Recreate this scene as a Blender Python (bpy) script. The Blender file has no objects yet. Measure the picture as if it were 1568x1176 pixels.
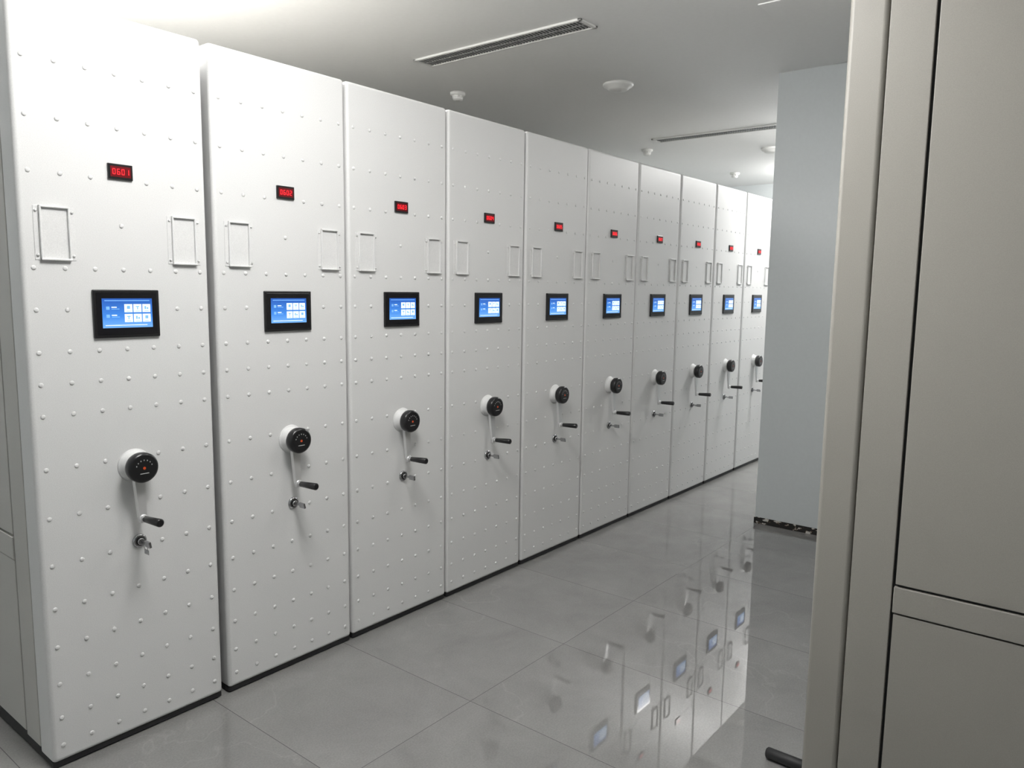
import bpy, bmesh, math, random
from mathutils import Matrix, Vector
random.seed(4)
scene = bpy.context.scene
try:
    scene.view_settings.view_transform = 'Standard'
    scene.view_settings.look = 'None'
except Exception as e:
    print(e)
scene.view_settings.exposure = 0.0

# ------------------------------------------------------------------ materials
def new_mat(name):
    m = bpy.data.materials.new(name); m.use_nodes = True
    nt = m.node_tree
    return m, nt, nt.nodes['Principled BSDF']

def simple(name, col, rough=0.5, metal=0.0, coat=0.0, spec=0.5):
    m, nt, b = new_mat(name)
    b.inputs['Base Color'].default_value = (*col, 1)
    b.inputs['Roughness'].default_value = rough
    b.inputs['Metallic'].default_value = metal
    b.inputs['Coat Weight'].default_value = coat
    b.inputs['Specular IOR Level'].default_value = spec
    return m

def textured(name, col, rough, scale, var=0.04, bump=0.1, bdist=0.001, metal=0.0, spec=0.5, big=0.0):
    m, nt, b = new_mat(name)
    N, L = nt.nodes, nt.links
    tc = N.new('ShaderNodeTexCoord')
    n = N.new('ShaderNodeTexNoise'); n.inputs['Scale'].default_value = scale; n.inputs['Detail'].default_value = 3
    L.new(tc.outputs['Object'], n.inputs['Vector'])
    r = N.new('ShaderNodeValToRGB')
    r.color_ramp.elements[0].position = 0.3; r.color_ramp.elements[1].position = 0.7
    r.color_ramp.elements[0].color = (*[max(0, c*(1-var)) for c in col], 1)
    r.color_ramp.elements[1].color = (*[min(1, c*(1+var)) for c in col], 1)
    L.new(n.outputs['Fac'], r.inputs['Fac'])
    L.new(r.outputs['Color'], b.inputs['Base Color'])
    bp = N.new('ShaderNodeBump'); bp.inputs['Strength'].default_value = bump; bp.inputs['Distance'].default_value = bdist
    L.new(n.outputs['Fac'], bp.inputs['Height']); L.new(bp.outputs['Normal'], b.inputs['Normal'])
    b.inputs['Roughness'].default_value = rough
    b.inputs['Metallic'].default_value = metal
    b.inputs['Specular IOR Level'].default_value = spec
    return m

def emis(name, col, strength):
    m, nt, b = new_mat(name)
    b.inputs['Base Color'].default_value = (*[c*0.3 for c in col], 1)
    b.inputs['Emission Color'].default_value = (*col, 1)
    b.inputs['Emission Strength'].default_value = strength
    b.inputs['Roughness'].default_value = 0.3
    return m

M_coat = textured('powder_coat_white', (0.69, 0.69, 0.685), 0.42, 420, 0.07, 0.25, 0.0006)
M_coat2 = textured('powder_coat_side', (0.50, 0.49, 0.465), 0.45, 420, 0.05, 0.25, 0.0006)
M_opp = textured('powder_coat_opp_shaded', (0.29, 0.277, 0.25), 0.45, 420, 0.05, 0.25, 0.0006)  # same coat as the row, with the shade put into its colour
M_core = simple('dark_core', (0.012, 0.012, 0.012), 0.7)
M_seal = simple('rubber_seal_grey', (0.20, 0.205, 0.21), 0.6)
M_rub = simple('rubber_black', (0.012, 0.012, 0.013), 0.55)
M_plas = simple('plastic_black', (0.01, 0.01, 0.011), 0.28)
M_chrome = simple('brushed_steel', (0.68, 0.68, 0.68), 0.32, 0.6)
M_lock = simple('lock_steel', (0.42, 0.42, 0.43), 0.22, 1.0)
M_glass = simple('screen_glass', (0.006, 0.006, 0.008), 0.08)
M_red = emis('led_red', (1.0, 0.02, 0.03), 1.6)
M_redback = emis('led_red_glass', (0.35, 0.0, 0.01), 0.10)
M_white = simple('print_white', (0.45, 0.45, 0.45), 0.5)
M_orange = emis('print_orange', (0.9, 0.12, 0.03), 0.25)
M_icon = emis('screen_icon', (0.76, 0.89, 1.0), 1.3)
M_icon2 = emis('screen_icon_dark', (0.20, 0.46, 0.95), 1.0)
M_wall = textured('wall_paint_bluegrey', (0.53, 0.56, 0.568), 0.55, 60, 0.015, 0.05)
M_ceil = textured('ceiling_paint', (0.88, 0.88, 0.87), 0.8, 40, 0.01, 0.03)
M_fin = simple('vent_fin', (0.34, 0.35, 0.35), 0.5)
M_ventdark = simple('vent_dark', (0.05, 0.05, 0.05), 0.8)
M_plw = simple('plastic_white', (0.78, 0.78, 0.76), 0.4)
M_diff = emis('light_diffuser', (1.0, 0.99, 0.97), 37)
M_diff_fill = emis('added_fill_diffuser', (1.0, 0.99, 0.97), 13)
M_diff_far = emis('light_diffuser_b', (1.0, 0.99, 0.97), 52)
M_diff_top = emis('light_diffuser_c', (1.0, 0.99, 0.97), 72)

def disp_mat():
    m, nt, b = new_mat('screen_display_blue')
    N, L = nt.nodes, nt.links
    tc = N.new('ShaderNodeTexCoord'); s = N.new('ShaderNodeSeparateXYZ')
    L.new(tc.outputs['Object'], s.inputs[0])
    mr = N.new('ShaderNodeMapRange')
    mr.inputs['From Min'].default_value = -0.045; mr.inputs['From Max'].default_value = 0.045
    L.new(s.outputs['Z'], mr.inputs['Value'])
    r = N.new('ShaderNodeValToRGB')
    r.color_ramp.elements[0].color = (0.20, 0.50, 1.0, 1)
    r.color_ramp.elements[1].color = (0.02, 0.11, 0.50, 1)
    e = r.color_ramp.elements.new(0.4); e.color = (0.06, 0.28, 0.85, 1)
    L.new(mr.outputs['Result'], r.inputs['Fac'])
    L.new(r.outputs['Color'], b.inputs['Emission Color'])
    b.inputs['Base Color'].default_value = (0.01, 0.02, 0.05, 1)
    b.inputs['Emission Strength'].default_value = 1.0
    b.inputs['Roughness'].default_value = 0.15
    return m
M_disp = disp_mat()

def floor_mat():
    m, nt, b = new_mat('polished_grey_tile')
    N, L = nt.nodes, nt.links
    g = N.new('ShaderNodeNewGeometry'); s = N.new('ShaderNodeSeparateXYZ')
    L.new(g.outputs['Position'], s.inputs[0])
    def math_(op, a, bb=None, c=None):
        n = N.new('ShaderNodeMath'); n.operation = op
        for i, v in enumerate((a, bb, c)):
            if v is None: continue
            if isinstance(v, (int, float)): n.inputs[i].default_value = v
            else: L.new(v, n.inputs[i])
        return n.outputs[0]
    def seam(coord, x0, per):
        a = math_('SUBTRACT', coord, x0); a = math_('DIVIDE', a, per); a = math_('ADD', a, 0.5)
        a = math_('FRACT', a); a = math_('SUBTRACT', a, 0.5); a = math_('ABSOLUTE', a); a = math_('MULTIPLY', a, per)
        return math_('LESS_THAN', a, 0.0012)
    sx = seam(s.outputs['X'], 1.985, 0.6); sy = seam(s.outputs['Y'], 1.76, 1.2)
    sm = math_('MAXIMUM', sx, sy)
    ix = math_('FLOOR', math_('DIVIDE', math_('SUBTRACT', s.outputs['X'], 1.985), 0.6))
    iy = math_('FLOOR', math_('DIVIDE', math_('SUBTRACT', s.outputs['Y'], 1.76), 1.2))
    cb = N.new('ShaderNodeCombineXYZ'); L.new(ix, cb.inputs[0]); L.new(iy, cb.inputs[1])
    wn = N.new('ShaderNodeTexWhiteNoise'); L.new(cb.outputs[0], wn.inputs['Vector'])
    off = N.new('ShaderNodeVectorMath'); off.operation = 'SCALE'; off.inputs['Scale'].default_value = 5.0
    L.new(wn.outputs['Color'], off.inputs[0])
    ad = N.new('ShaderNodeVectorMath'); L.new(g.outputs['Position'], ad.inputs[0]); L.new(off.outputs[0], ad.inputs[1])
    n1 = N.new('ShaderNodeTexNoise'); n1.inputs['Scale'].default_value = 3.0; n1.inputs['Detail'].default_value = 9; n1.inputs['Roughness'].default_value = 0.7
    n1.inputs['Distortion'].default_value = 0.3
    L.new(ad.outputs[0], n1.inputs['Vector'])
    r1 = N.new('ShaderNodeValToRGB')
    r1.color_ramp.elements[0].position = 0.3; r1.color_ramp.elements[1].position = 0.72
    r1.color_ramp.elements[0].color = (0.205, 0.203, 0.197, 1); r1.color_ramp.elements[1].color = (0.265, 0.262, 0.255, 1)
    L.new(n1.outputs['Fac'], r1.inputs['Fac'])
    n2 = N.new('ShaderNodeTexNoise'); n2.inputs['Scale'].default_value = 1.1; n2.inputs['Detail'].default_value = 4; n2.inputs['Distortion'].default_value = 0.5
    L.new(ad.outputs[0], n2.inputs['Vector'])
    v = math_('ABSOLUTE', math_('SUBTRACT', n2.outputs['Fac'], 0.56))
    r2 = N.new('ShaderNodeValToRGB')
    r2.color_ramp.elements[0].position = 0.0; r2.color_ramp.elements[1].position = 0.004
    r2.color_ramp.elements[0].color = (0.08, 0.08, 0.08, 1); r2.color_ramp.elements[1].color = (0, 0, 0, 1)
    L.new(v, r2.inputs['Fac'])
    mv = N.new('ShaderNodeMix'); mv.data_type = 'RGBA'
    L.new(r2.outputs['Color'], mv.inputs[0]); L.new(r1.outputs['Color'], mv.inputs[6]); mv.inputs[7].default_value = (0.6, 0.59, 0.57, 1)
    n3 = N.new('ShaderNodeTexNoise'); n3.inputs['Scale'].default_value = 160; n3.inputs['Detail'].default_value = 2
    L.new(g.outputs['Position'], n3.inputs['Vector'])
    r3 = N.new('ShaderNodeValToRGB'); r3.color_ramp.elements[0].position = 0.3; r3.color_ramp.elements[1].position = 0.7
    r3.color_ramp.elements[0].color = (0.84, 0.84, 0.84, 1); r3.color_ramp.elements[1].color = (1.0, 1.0, 1.0, 1)
    L.new(n3.outputs['Fac'], r3.inputs['Fac'])
    mu = N.new('ShaderNodeMix'); mu.data_type = 'RGBA'; mu.blend_type = 'MULTIPLY'; mu.inputs[0].default_value = 1
    L.new(mv.outputs[2], mu.inputs[6]); L.new(r3.outputs['Color'], mu.inputs[7])
    ms = N.new('ShaderNodeMix'); ms.data_type = 'RGBA'
    L.new(sm, ms.inputs[0]); L.new(mu.outputs[2], ms.inputs[6]); ms.inputs[7].default_value = (0.09, 0.09, 0.088, 1)
    L.new(ms.outputs[2], b.inputs['Base Color'])
    b.inputs['Roughness'].default_value = 0.01
    b.inputs['IOR'].default_value = 1.8
    return m
M_floor = floor_mat()

def rough_base_mat():
    m, nt, b = new_mat('unfinished_skirting')
    N, L = nt.nodes, nt.links
    tc = N.new('ShaderNodeTexCoord')
    mp = N.new('ShaderNodeMapping'); mp.inputs['Scale'].default_value = (1, 1, 1.6)
    L.new(tc.outputs['Object'], mp.inputs[0])
    n = N.new('ShaderNodeTexNoise'); n.inputs['Scale'].default_value = 28; n.inputs['Detail'].default_value = 4
    L.new(mp.outputs[0], n.inputs['Vector'])
    r = N.new('ShaderNodeValToRGB'); r.color_ramp.interpolation = 'CONSTANT'
    r.color_ramp.elements[0].color = (0.015, 0.014, 0.013, 1)
    r.color_ramp.elements[1].position = 0.56; r.color_ramp.elements[1].color = (0.10, 0.07, 0.05, 1)
    e = r.color_ramp.elements.new(0.60); e.color = (0.5, 0.48, 0.45, 1)
    L.new(n.outputs['Fac'], r.inputs['Fac']); L.new(r.outputs['Color'], b.inputs['Base Color'])
    b.inputs['Roughness'].default_value = 0.9
    return m
M_skirt = rough_base_mat()

# ------------------------------------------------------------------ mesh helpers
class MB:
    def __init__(self): self.bm = bmesh.new(); self.mats = []
    def mi(self, m):
        if m not in self.mats: self.mats.append(m)
        return self.mats.index(m)
    def box(self, x0, x1, y0, y1, z0, z1, mat, bev=0, seg=2):
        r = bmesh.ops.create_cube(self.bm, size=1.0)
        vs = r['verts']
        for v in vs:
            v.co = Vector(((x0+x1)/2 + v.co.x*(x1-x0), (y0+y1)/2 + v.co.y*(y1-y0), (z0+z1)/2 + v.co.z*(z1-z0)))
        i = self.mi(mat)
        fs = {f for v in vs for f in v.link_faces}
        for f in fs: f.material_index = i
        if bev:
            es = {e for f in fs for e in f.edges}
            rr = bmesh.ops.bevel(self.bm, geom=list(es), offset=bev, segments=seg, affect='EDGES', profile=0.5)
            for f in rr['faces']: f.material_index = i
    def lathe(self, prof, mat, c=(0, 0, 0), axis='Y', n=32, smooth=True):
        i = self.mi(mat); rings = []
        for r, h in prof:
            ring = []
            for k in range(n):
                a = 2*math.pi*k/n
                if axis == 'Y': p = (c[0]+r*math.cos(a), c[1]-h, c[2]+r*math.sin(a))
                else: p = (c[0]+r*math.cos(a), c[1]-r*math.sin(a), c[2]-h)
                ring.append(self.bm.verts.new(p))
            rings.append(ring)
        for a, b in zip(rings, rings[1:]):
            for k in range(n):
                f = self.bm.faces.new((a[k], a[(k+1) % n], b[(k+1) % n], b[k])); f.material_index = i; f.smooth = smooth
        f = self.bm.faces.new(rings[-1]); f.material_index = i
        f = self.bm.faces.new(list(reversed(rings[0]))); f.material_index = i
    def tube(self, p0, p1, r0, r1, mat, n=16):
        i = self.mi(mat); p0 = Vector(p0); p1 = Vector(p1); d = (p1-p0).normalized()
        u = d.orthogonal().normalized(); w = d.cross(u); R = []
        L = (p1-p0).length
        steps = [(0, .7), (.03, 1), (.97, 1), (1, .7)]
        for t, k in steps:
            r = (r0+(r1-r0)*t)*k
            R.append([self.bm.verts.new(p0+d*L*t+(u*math.cos(2*math.pi*j/n)+w*math.sin(2*math.pi*j/n))*r) for j in range(n)])
        for a, b in zip(R, R[1:]):
            for k in range(n):
                f = self.bm.faces.new((a[k], a[(k+1) % n], b[(k+1) % n], b[k])); f.material_index = i; f.smooth = True
        self.bm.faces.new(R[-1]).material_index = i
        self.bm.faces.new(list(reversed(R[0]))).material_index = i
    def loft(self, secs, mat):
        i = self.mi(mat); R = [[self.bm.verts.new(p) for p in s] for s in secs]
        n = len(R[0])
        for a, b in zip(R, R[1:]):
            for k in range(n):
                self.bm.faces.new((a[k], a[(k+1) % n], b[(k+1) % n], b[k])).material_index = i
        self.bm.faces.new(R[-1]).material_index = i
        self.bm.faces.new(list(reversed(R[0]))).material_index = i
    def mesh(self, name):
        bmesh.ops.recalc_face_normals(self.bm, faces=self.bm.faces[:])
        me = bpy.data.meshes.new(name); self.bm.to_mesh(me); self.bm.free()
        for m in self.mats: me.materials.append(m)
        return me

def obj(name, me, parent=None, loc=(0, 0, 0), rot=(0, 0, 0)):
    o = bpy.data.objects.new(name, me); scene.collection.objects.link(o)
    o.location = loc; o.rotation_euler = rot
    if parent: o.parent = parent
    return o

def empty(name, loc, rot=(0, 0, 0)):
    o = bpy.data.objects.new(name, None); scene.collection.objects.link(o)
    o.location = loc; o.rotation_euler = rot; o.empty_display_size = 0.1
    return o

# ------------------------------------------------------------------ shelving cabinet parts
W = 0.574; D = 2.9; CX = 0.290; ZT = 2.32
def panel_mesh(mat):
    b = MB(); b.box(0, W, 0, 0.10, 0.022, ZT, mat, bev=0.013, seg=5)
    for f in b.bm.faces:
        f.smooth = f.calc_area() < 0.04
    return b.mesh('front_panel')
me_panel = panel_mesh(M_coat)
me_panel_opp = panel_mesh(M_opp)

def body_mesh(mat):
    b = MB()
    b.box(0.012, W-0.012, 0.098, D-0.01, 0.05, 2.27, M_core)
    for sx0, sx1 in ((0.002, 0.014), (W-0.014, W-0.002)):
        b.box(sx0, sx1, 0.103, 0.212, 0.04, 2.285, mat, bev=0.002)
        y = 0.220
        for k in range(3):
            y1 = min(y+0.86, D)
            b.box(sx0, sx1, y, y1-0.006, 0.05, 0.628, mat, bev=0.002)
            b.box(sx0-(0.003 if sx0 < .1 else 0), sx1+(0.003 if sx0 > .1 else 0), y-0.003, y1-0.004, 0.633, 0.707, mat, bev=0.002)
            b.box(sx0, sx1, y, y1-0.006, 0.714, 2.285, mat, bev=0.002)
            y = y1
    b.box(0.002, W-0.002, 0.103, D, 2.278, 2.292, mat, bev=0.002)
    b.box(0.002, W-0.002, D-0.012, D, 0.05, 2.28, mat)
    return b.mesh('shelving_body')
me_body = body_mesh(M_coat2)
me_body_opp = body_mesh(M_opp)
b = MB()
b.box(0.006, W-0.006, 0.012, D-0.02, 0.002, 0.05, M_rub)
b.box(0.002, W-0.002, 0.006, 0.03, 0.004, 0.024, M_rub, bev=0.003)
me_base = b.mesh('rubber_plinth')
b = MB(); b.box(W-0.001, W+0.010, 0.030, 0.06, 0.03, ZT-0.03, M_seal, bev=0.004)
me_seal = b.mesh('gap_seal')

# embossed dots
ROWS = [2.147, 1.985, 1.83, 1.69, 1.554, 1.431, 1.305, 1.21, 1.115, 0.953, 0.802, 0.654, 0.517, 0.395, 0.275, 0.165, 0.075]
def dots(skip, mat):
    b = MB()
    i = b.mi(mat)
    for ri, z in enumerate(ROWS):
        for c in range(7):
            if skip(ri, c): continue
            x = 0.032 + c*0.0852
            R, H, n = 0.0072, 0.0034, 14
            prof = [(R, 0), (R*.93, H*.45), (R*.72, H*.82), (R*.38, H*.97)]
            rings = [[b.bm.verts.new((x+r*math.cos(2*math.pi*k/n), 0.0002-h, z+r*math.sin(2*math.pi*k/n))) for k in range(n)] for r, h in prof]
            for a, q in zip(rings, rings[1:]):
                for k in range(n):
                    f = b.bm.faces.new((a[k], a[(k+1) % n], q[(k+1) % n], q[k])); f.smooth = True; f.material_index = i
            t = b.bm.verts.new((x, 0.0002-H, z))
            for k in range(n):
                f = b.bm.faces.new((rings[-1][k], rings[-1][(k+1) % n], t)); f.smooth = True
    return b.mesh('embossed_dots')
def sk(r, c):
    if r == 2: return c == 3
    if r == 3: return c != 3
    if r == 5: return c in (2, 3, 4)
    if r in (9, 10, 11): return c == 3
    return False
me_dots = dots(sk, M_coat)
me_dots_full = dots(lambda r, c: False, M_opp)

# label holder
b = MB()
w, h = 0.112, 0.168
b.box(-w/2, w/2, -0.0015, 0.0005, -h/2+0.006, h/2-0.006, M_coat, bev=0.0006)
fw, fh, t = 0.084, 0.158, 0.006
b.box(-fw/2, -fw/2+t, -0.009, 0, -fh/2, fh/2, M_coat, bev=0.0018)
b.box(fw/2-t, fw/2, -0.009, 0, -fh/2, fh/2, M_coat, bev=0.0018)
b.box(-fw/2, fw/2, -0.009, 0, fh/2-t, fh/2, M_coat, bev=0.0018)
b.box(-fw/2, fw/2, -0.011, 0, -fh/2, -fh/2+t, M_coat, bev=0.0018)
for sx in (-1, 1):
    for sz in (-1, 1):
        b.lathe([(0.004, 0), (0.004, 0.003), (0.002, 0.0045)], M_coat, (sx*0.049, -0.0012, sz*0.064), n=10)
me_label = b.mesh('label_holder')

# touch screen
b = MB()
b.box(-0.103, 0.103, -0.009, 0.001, -0.075, 0.075, M_plas, bev=0.003)
b.box(-0.094, 0.094, -0.0098, -0.008, -0.066, 0.066, M_glass, bev=0.0005)
me_bezel = b.mesh('screen_bezel')
b = MB()
b.box(-0.078, 0.078, -0.0106, -0.0095, -0.044, 0.048, M_disp)
y0, y1 = -0.0112, -0.0104
for ix in range(3):
    for iz in range(2):
        cx = 0.002 + ix*0.0285; cz = 0.017 - iz*0.031
        b.box(cx-0.0125, cx+0.0125, y0, y1, cz-0.0125, cz+0.013, M_icon)
        if (ix + iz) % 3 == 0:
            b.box(cx-0.005, cx+0.005, y0-0.0004, y1, cz-0.002, cz+0.008, M_icon2)
        elif (ix + iz) % 3 == 1:
            b.box(cx-0.006, cx+0.006, y0-0.0004, y1, cz+0.004, cz+0.007, M_icon2)
            b.box(cx-0.0015, cx+0.0015, y0-0.0004, y1, cz-0.004, cz+0.006, M_icon2)
        else:
            b.box(cx-0.006, cx-0.001, y0-0.0004, y1, cz-0.003, cz+0.007, M_icon2)
            b.box(cx+0.001, cx+0.006, y0-0.0004, y1, cz-0.003, cz+0.003, M_icon2)
        b.box(cx-0.007, cx+0.007, y0-0.0004, y1, cz-0.0095, cz-0.0078, M_icon2)
for iz in range(2):
    cz = 0.018 - iz*0.025
    b.box(-0.066, -0.056, y0, y1, cz-0.005, cz+0.005, M_icon2)
    b.box(-0.050, -0.034, y0, y1, cz+0.001, cz+0.004, M_icon)
    b.box(-0.050, -0.026, y0, y1, cz-0.004, cz-0.002, M_icon2)
b.box(-0.070, 0.070, y0, y1, 0.040, 0.0425, M_icon2)
b.box(-0.070, 0.060, y0, y1, -0.037, -0.035, M_icon)
me_disp = b.mesh('touch_display')

# LED number displays
SEG = {'0': 'abcdef', '1': 'bc', '2': 'abged', '3': 'abgcd', '4': 'fgbc', '5': 'afgcd', '6': 'afgedc', '7': 'abc', '8': 'abcdefg', '9': 'abcdfg'}
def led(txt):
    b = MB()
    b.box(-0.0375, 0.0375, -0.007, 0.001, -0.0235, 0.0235, M_plas, bev=0.0015)
    b.box(-0.031, 0.031, -0.0078, -0.006, -0.016, 0.016, M_redback)
    for i, ch in enumerate(txt):
        cx = -0.0205 + i*0.0137; w = 0.0036; h = 0.0078; t = 0.0011
        for s in SEG[ch]:
            x0, x1, z0, z1 = {'a': (-w, w, h-t, h+t), 'g': (-w, w, -t, t), 'd': (-w, w, -h-t, -h+t),
                              'b': (w-t, w+t, 0.0006, h), 'c': (w-t, w+t, -h, -0.0006),
                              'f': (-w-t, -w+t, 0.0006, h), 'e': (-w-t, -w+t, -h, -0.0006)}[s]
            b.box(cx+x0, cx+x1, -0.0086, -0.0074, z0, z1, M_red)
    return b.mesh('led_number_display')

# crank
b = MB()
b.lathe([(0.056, -0.0005), (0.050, 0.0015), (0.046, 0.005), (0.0445, 0.012), (0.0435, 0.022), (0.040, 0.028)], M_coat, (0, 0, 0), n=40)
me_hub = b.mesh('crank_housing')
b = MB()
b.lathe([(0.030, 0.024), (0.030, 0.034)], M_chrome, n=32)
secs = []
for z, yy, hw in ((0.0, -0.030, 0.021), (-0.05, -0.031, 0.021), (-0.11, -0.035, 0.0175), (-0.165, -0.040, 0.015), (-0.184, -0.041, 0.011)):
    tt = 0.0055
    secs.append([(-hw, yy+tt, z), (-hw*.8, yy-tt, z), (hw*.8, yy-tt, z), (hw, yy+tt, z)])
b.loft(secs, M_chrome)
b.lathe([(0.0135, 0.036), (0.0135, 0.048), (0.010, 0.050)], M_chrome, (0, 0, -0.17), n=20)
me_arm = b.mesh('crank_arm')
b = MB()
b.lathe([(0.044, 0.033), (0.0475, 0.037), (0.049, 0.046), (0.049, 0.060), (0.046, 0.066), (0.040, 0.068)], M_plas, n=48)
for k in range(7):
    a = math.radians(160 - k*23.3)
    cx, cz = 0.026*math.cos(a), 0.026*math.sin(a)
    b.box(cx-0.0013, cx+0.0013, -0.0688, -0.0675, cz-0.002, cz+0.002, M_white)
b.box(-0.014, 0.014, -0.0688, -0.0675, -0.0185, -0.0162, M_white)
b.lathe([(0.0045, 0.0675), (0.0045, 0.0692)], M_orange, n=16)
me_knob = b.mesh('crank_knob')
b = MB()
b.tube((0, -0.046, -0.17), (0, -0.062, -0.171), 0.007, 0.007, M_chrome)
b.tube((0, -0.058, -0.170), (0.004, -0.150, -0.166), 0.0105, 0.0135, M_plas, n=20)
me_grip = b.mesh('crank_grip')
b = MB()
b.lathe([(0.023, 0), (0.023, 0.004), (0.018, 0.007)], M_lock, n=28)
b.lathe([(0.0145, 0.006), (0.0145, 0.0085)], M_plas, n=28)
b.lathe([(0.011, 0.0075), (0.011, 0.014), (0.009, 0.016)], M_lock, n=28)
me_lock = b.mesh('door_lock')
b = MB()
b.box(-0.0015, 0.0015, -0.045, -0.012, -0.004, 0.004, M_lock)
b.box(-0.004, 0.004, -0.075, -0.043, -0.010, 0.010, M_lock, bev=0.001)
me_key = b.mesh('lock_key')
b = MB()
for k in range(16):
    a0, a1 = 2*math.pi*k/16, 2*math.pi*(k+1)/16
    b.tube((0, -0.044+0.012*math.cos(a0), -0.012+0.014*math.sin(a0)), (0, -0.044+0.012*math.cos(a1), -0.012+0.014*math.sin(a1)), 0.0011, 0.0011, M_lock, n=6)
b.box(-0.0012, 0.0012, -0.062, -0.034, -0.036, -0.020, M_lock, bev=0.001)
me_ring = b.mesh('spare_key')

def cabinet(loc, rot=0.0, controls=True, number='0601', first=False, seal=True):
    e = empty('mobile_shelving_cabinet' if controls else 'fixed_shelving_cabinet', loc, (0, 0, rot))
    obj('front_panel', me_panel if controls else me_panel_opp, e)
    obj('shelving_body', me_body if controls else me_body_opp, e)
    obj('rubber_plinth', me_base, e)
    if seal: obj('gap_seal', me_seal, e)
    obj('embossed_dots', me_dots if controls else me_dots_full, e)
    if controls:
        obj('label_holder_left', me_label, e, (0.094, 0, 1.655))
        obj('label_holder_right', me_label, e, (0.490, 0, 1.655))
        obj('screen_bezel', me_bezel, e, (CX, 0, 1.417))
        obj('touch_display', me_disp, e, (CX, 0, 1.417))
        obj('led_number_display', led(number), e, (CX, 0, 1.855))
        k = (CX+0.002, 0, 0.925)
        obj('crank_housing', me_hub, e, k)
        obj('crank_arm', me_arm, e, k)
        obj('crank_knob', me_knob, e, k)
        obj('crank_grip', me_grip, e, k)
        l = (CX+0.006, 0, 0.669)
        obj('door_lock', me_lock, e, l)
        obj('lock_key', me_key, e, l, (0, random.uniform(-0.3, 0.3), 0))
        if first: obj('spare_key', me_ring, e, l)
    return e

FY = 2.478
LEFTS = [0.845, 1.445, 2.030, 2.616, 3.205, 3.792, 4.380, 4.970, 5.564, 6.162]
for i, x in enumerate(LEFTS):
    cabinet((x, FY, 0), 0, True, '06%02d' % (i+1), i == 0, i < 9)
OX, OY = 2.25, 0.65
for i in range(4):
    e = cabinet((OX + W + i*0.589, OY, 0), math.pi, False, seal=False)
    if i == 0:
        b = MB()
        b.tube((W-0.10, 0.02, 0.020), (W-0.10, -0.14, 0.020), 0.018, 0.018, M_rub, n=16)
        b.box(W-0.125, W-0.075, -0.01, 0.03, 0.001, 0.045, M_rub, bev=0.004)
        obj('floor_stop', b.mesh('floor_stop'), e)

# ------------------------------------------------------------------ room shell
CZ = 2.853
X0, X1, Y0, Y1 = -1.6, 9.57, -2.4, 5.5
def shell(name, x0, x1, y0, y1, z0, z1, mat, bev=0):
    b = MB(); b.box(x0, x1, y0, y1, z0, z1, mat, bev=bev)
    return obj(name, b.mesh(name))
shell('floor', X0-.1, X1+.1, Y0-.1, Y1+.1, -0.1, 0, M_floor)
shell('ceiling', X0-.1, X1+.1, Y0-.1, Y1+.1, CZ, CZ+0.1, M_ceil)
shell('wall_left', X0-.1, X0, Y0, Y1, 0, CZ, M_wall)
shell('wall_right', X1, X1+.1, Y0, Y1, 0, CZ, M_wall)
shell('wall_back', X0-.1, X1+.1, Y1, Y1+.1, 0, CZ, M_wall)
shell('wall_front', X0-.1, X1+.1, Y0-.1, Y0, 0, CZ, M_wall)
shell('wall_partition', 4.84, 5.60, Y0, 1.79, 0, CZ, M_wall)
b = MB()
b.box(4.834, 4.84, 0.66, 1.796, 0.0, 0.042, M_skirt)
b.box(4.834, 5.606, 1.79, 1.796, 0.0, 0.042, M_skirt)
obj('baseboard_partition', b.mesh('baseboard_partition'))

# ------------------------------------------------------------------ ceiling fittings
def vent(x0, x1, y0, y1):
    b = MB(); z = CZ
    b.box(x0+.015, x1-.015, y0+.015, y1-.015, z-0.003, z+0.0, M_ventdark)
    f = 0.020
    b.box(x0, x0+f, y0, y1, z-0.012, z, M_plw, bev=0.003)
    b.box(x1-f, x1, y0, y1, z-0.012, z, M_plw, bev=0.003)
    b.box(x0, x1, y0, y0+f, z-0.012, z, M_plw, bev=0.003)
    b.box(x0, x1, y1-f, y1, z-0.012, z, M_plw, bev=0.003)
    xm = (x0+x1)/2
    b.box(xm-0.002, xm+0.002, y0+f, y1-f, z-0.010, z-0.002, M_fin)
    n = 56
    for k in range(n):
        y = y0+f + (y1-y0-2*f)*(k+0.5)/n
        b.box(x0+f, x1-f, y-0.0045, y+0.0045, z-0.007, z-0.002, M_fin)
    return obj('ceiling_air_vent', b.mesh('ceiling_air_vent'))
vent(3.305, 3.465, 2.235, 3.42)
vent(6.22, 6.38, 2.235, 3.42)

def disc(x, y):
    b = MB()
    b.lathe([(0.100, 0), (0.100, 0.010), (0.094, 0.018), (0.074, 0.026), (0.070, 0.034), (0.055, 0.042), (0.02, 0.045)], M_plw, n=40, axis='Z')
    return obj('ceiling_speaker', b.mesh('ceiling_speaker'), None, (x, y, CZ))
disc(4.48, 2.72); disc(7.25, 2.71)

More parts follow.
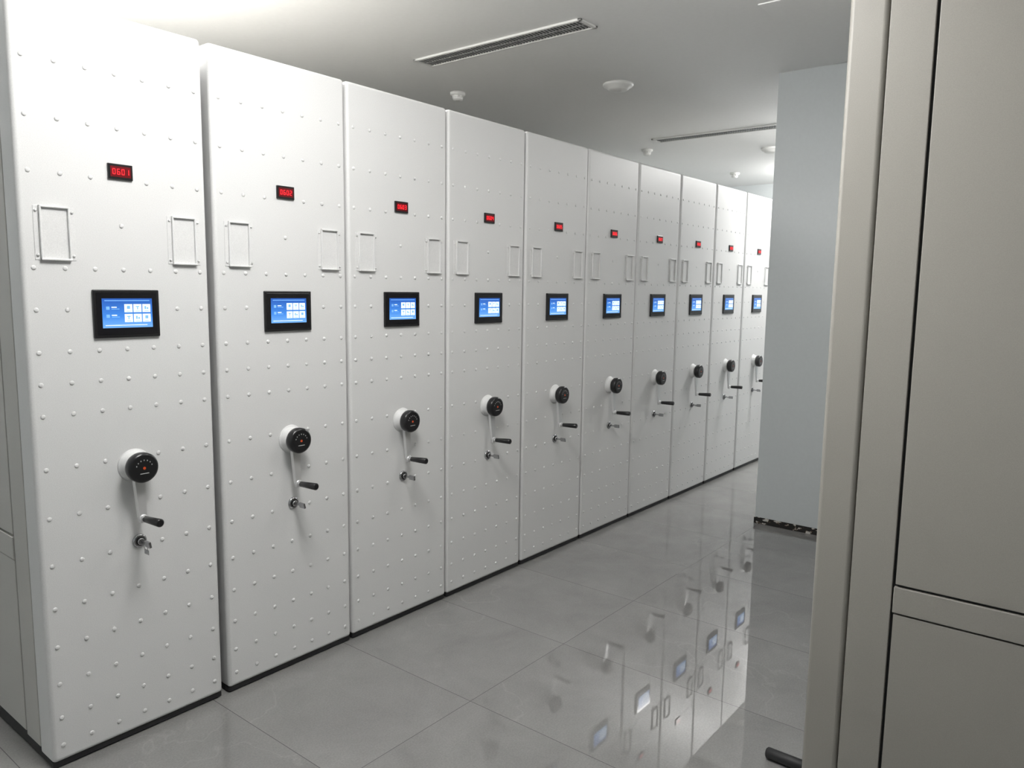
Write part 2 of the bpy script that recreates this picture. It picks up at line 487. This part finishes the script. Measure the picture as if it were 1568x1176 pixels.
def detector(x, y):
    b = MB()
    b.lathe([(0.052, 0), (0.052, 0.014), (0.048, 0.020), (0.030, 0.022), (0.030, 0.030), (0.036, 0.034), (0.034, 0.048), (0.018, 0.056)], M_plw, n=32, axis='Z')
    for k in range(8):
        a = 2*math.pi*k/8
        b.box(0.033*math.cos(a)-.003, 0.033*math.cos(a)+.003, 0.033*math.sin(a)-.003, 0.033*math.sin(a)+.003, -0.035, -0.020, M_plw)
    return obj('smoke_detector', b.mesh('smoke_detector'), None, (x, y, CZ))
detector(4.03, 3.73); detector(6.66, 3.70); detector(8.5, 3.59)

b = MB()
b.box(3.65, 4.79, 0.93, 1.47, CZ-0.006, CZ, M_ceil, bev=0.003)
obj('ceiling_access_panel', b.mesh('ceiling_access_panel'))

def lamp(x, y, sx, sy, mat, drop=0.10):
    """surface-mounted luminaire: white back tray, opal diffuser box that glows on its sides and underside"""
    b = MB(); z = CZ
    b.box(x-sx/2, x+sx/2, y-sy/2, y+sy/2, z-0.015, z, M_plw, bev=0.003)
    f = 0.01
    b.box(x-sx/2+f, x+sx/2-f, y-sy/2+f, y+sy/2-f, z-drop, z-0.015, mat)
    return obj('ceiling_light_panel', b.mesh('ceiling_light_panel'))
lamp(1.25, 1.35, 0.6, 0.6, M_diff)
lamp(3.05, 0.85, 0.5, 0.5, M_diff_fill)  # added fill lamp, out of view, lifts the ceiling and middle cabinets
lamp(6.7, 1.65, 0.5, 0.5, M_diff_far, 0.12)
lamp(8.7, 2.45, 0.6, 0.6, M_diff_top, 0.13)
lamp(1.05, 3.3, 0.6, 0.6, M_diff_top, 0.13)

w = bpy.data.worlds.new('world'); scene.world = w; w.use_nodes = True
w.node_tree.nodes['Background'].inputs[0].default_value = (0.5, 0.5, 0.5, 1)
w.node_tree.nodes['Background'].inputs[1].default_value = 0.1

# ------------------------------------------------------------------ camera
cam = bpy.data.cameras.new('camera'); co = bpy.data.objects.new('camera', cam); scene.collection.objects.link(co)
cam.sensor_width = 36; cam.lens = 36*1168/1568; cam.clip_start = 0.01
xa = Vector((0.62496, -0.78058, 0.0135)).normalized()
za = Vector((-0.77572, -0.61899, 0.12315)).normalized()
ya = za.cross(xa).normalized(); xa = ya.cross(za).normalized()
m = Matrix((xa, ya, za)).transposed().to_4x4(); m.translation = Vector((0, 0, 1.51))
co.matrix_world = m
scene.camera = co
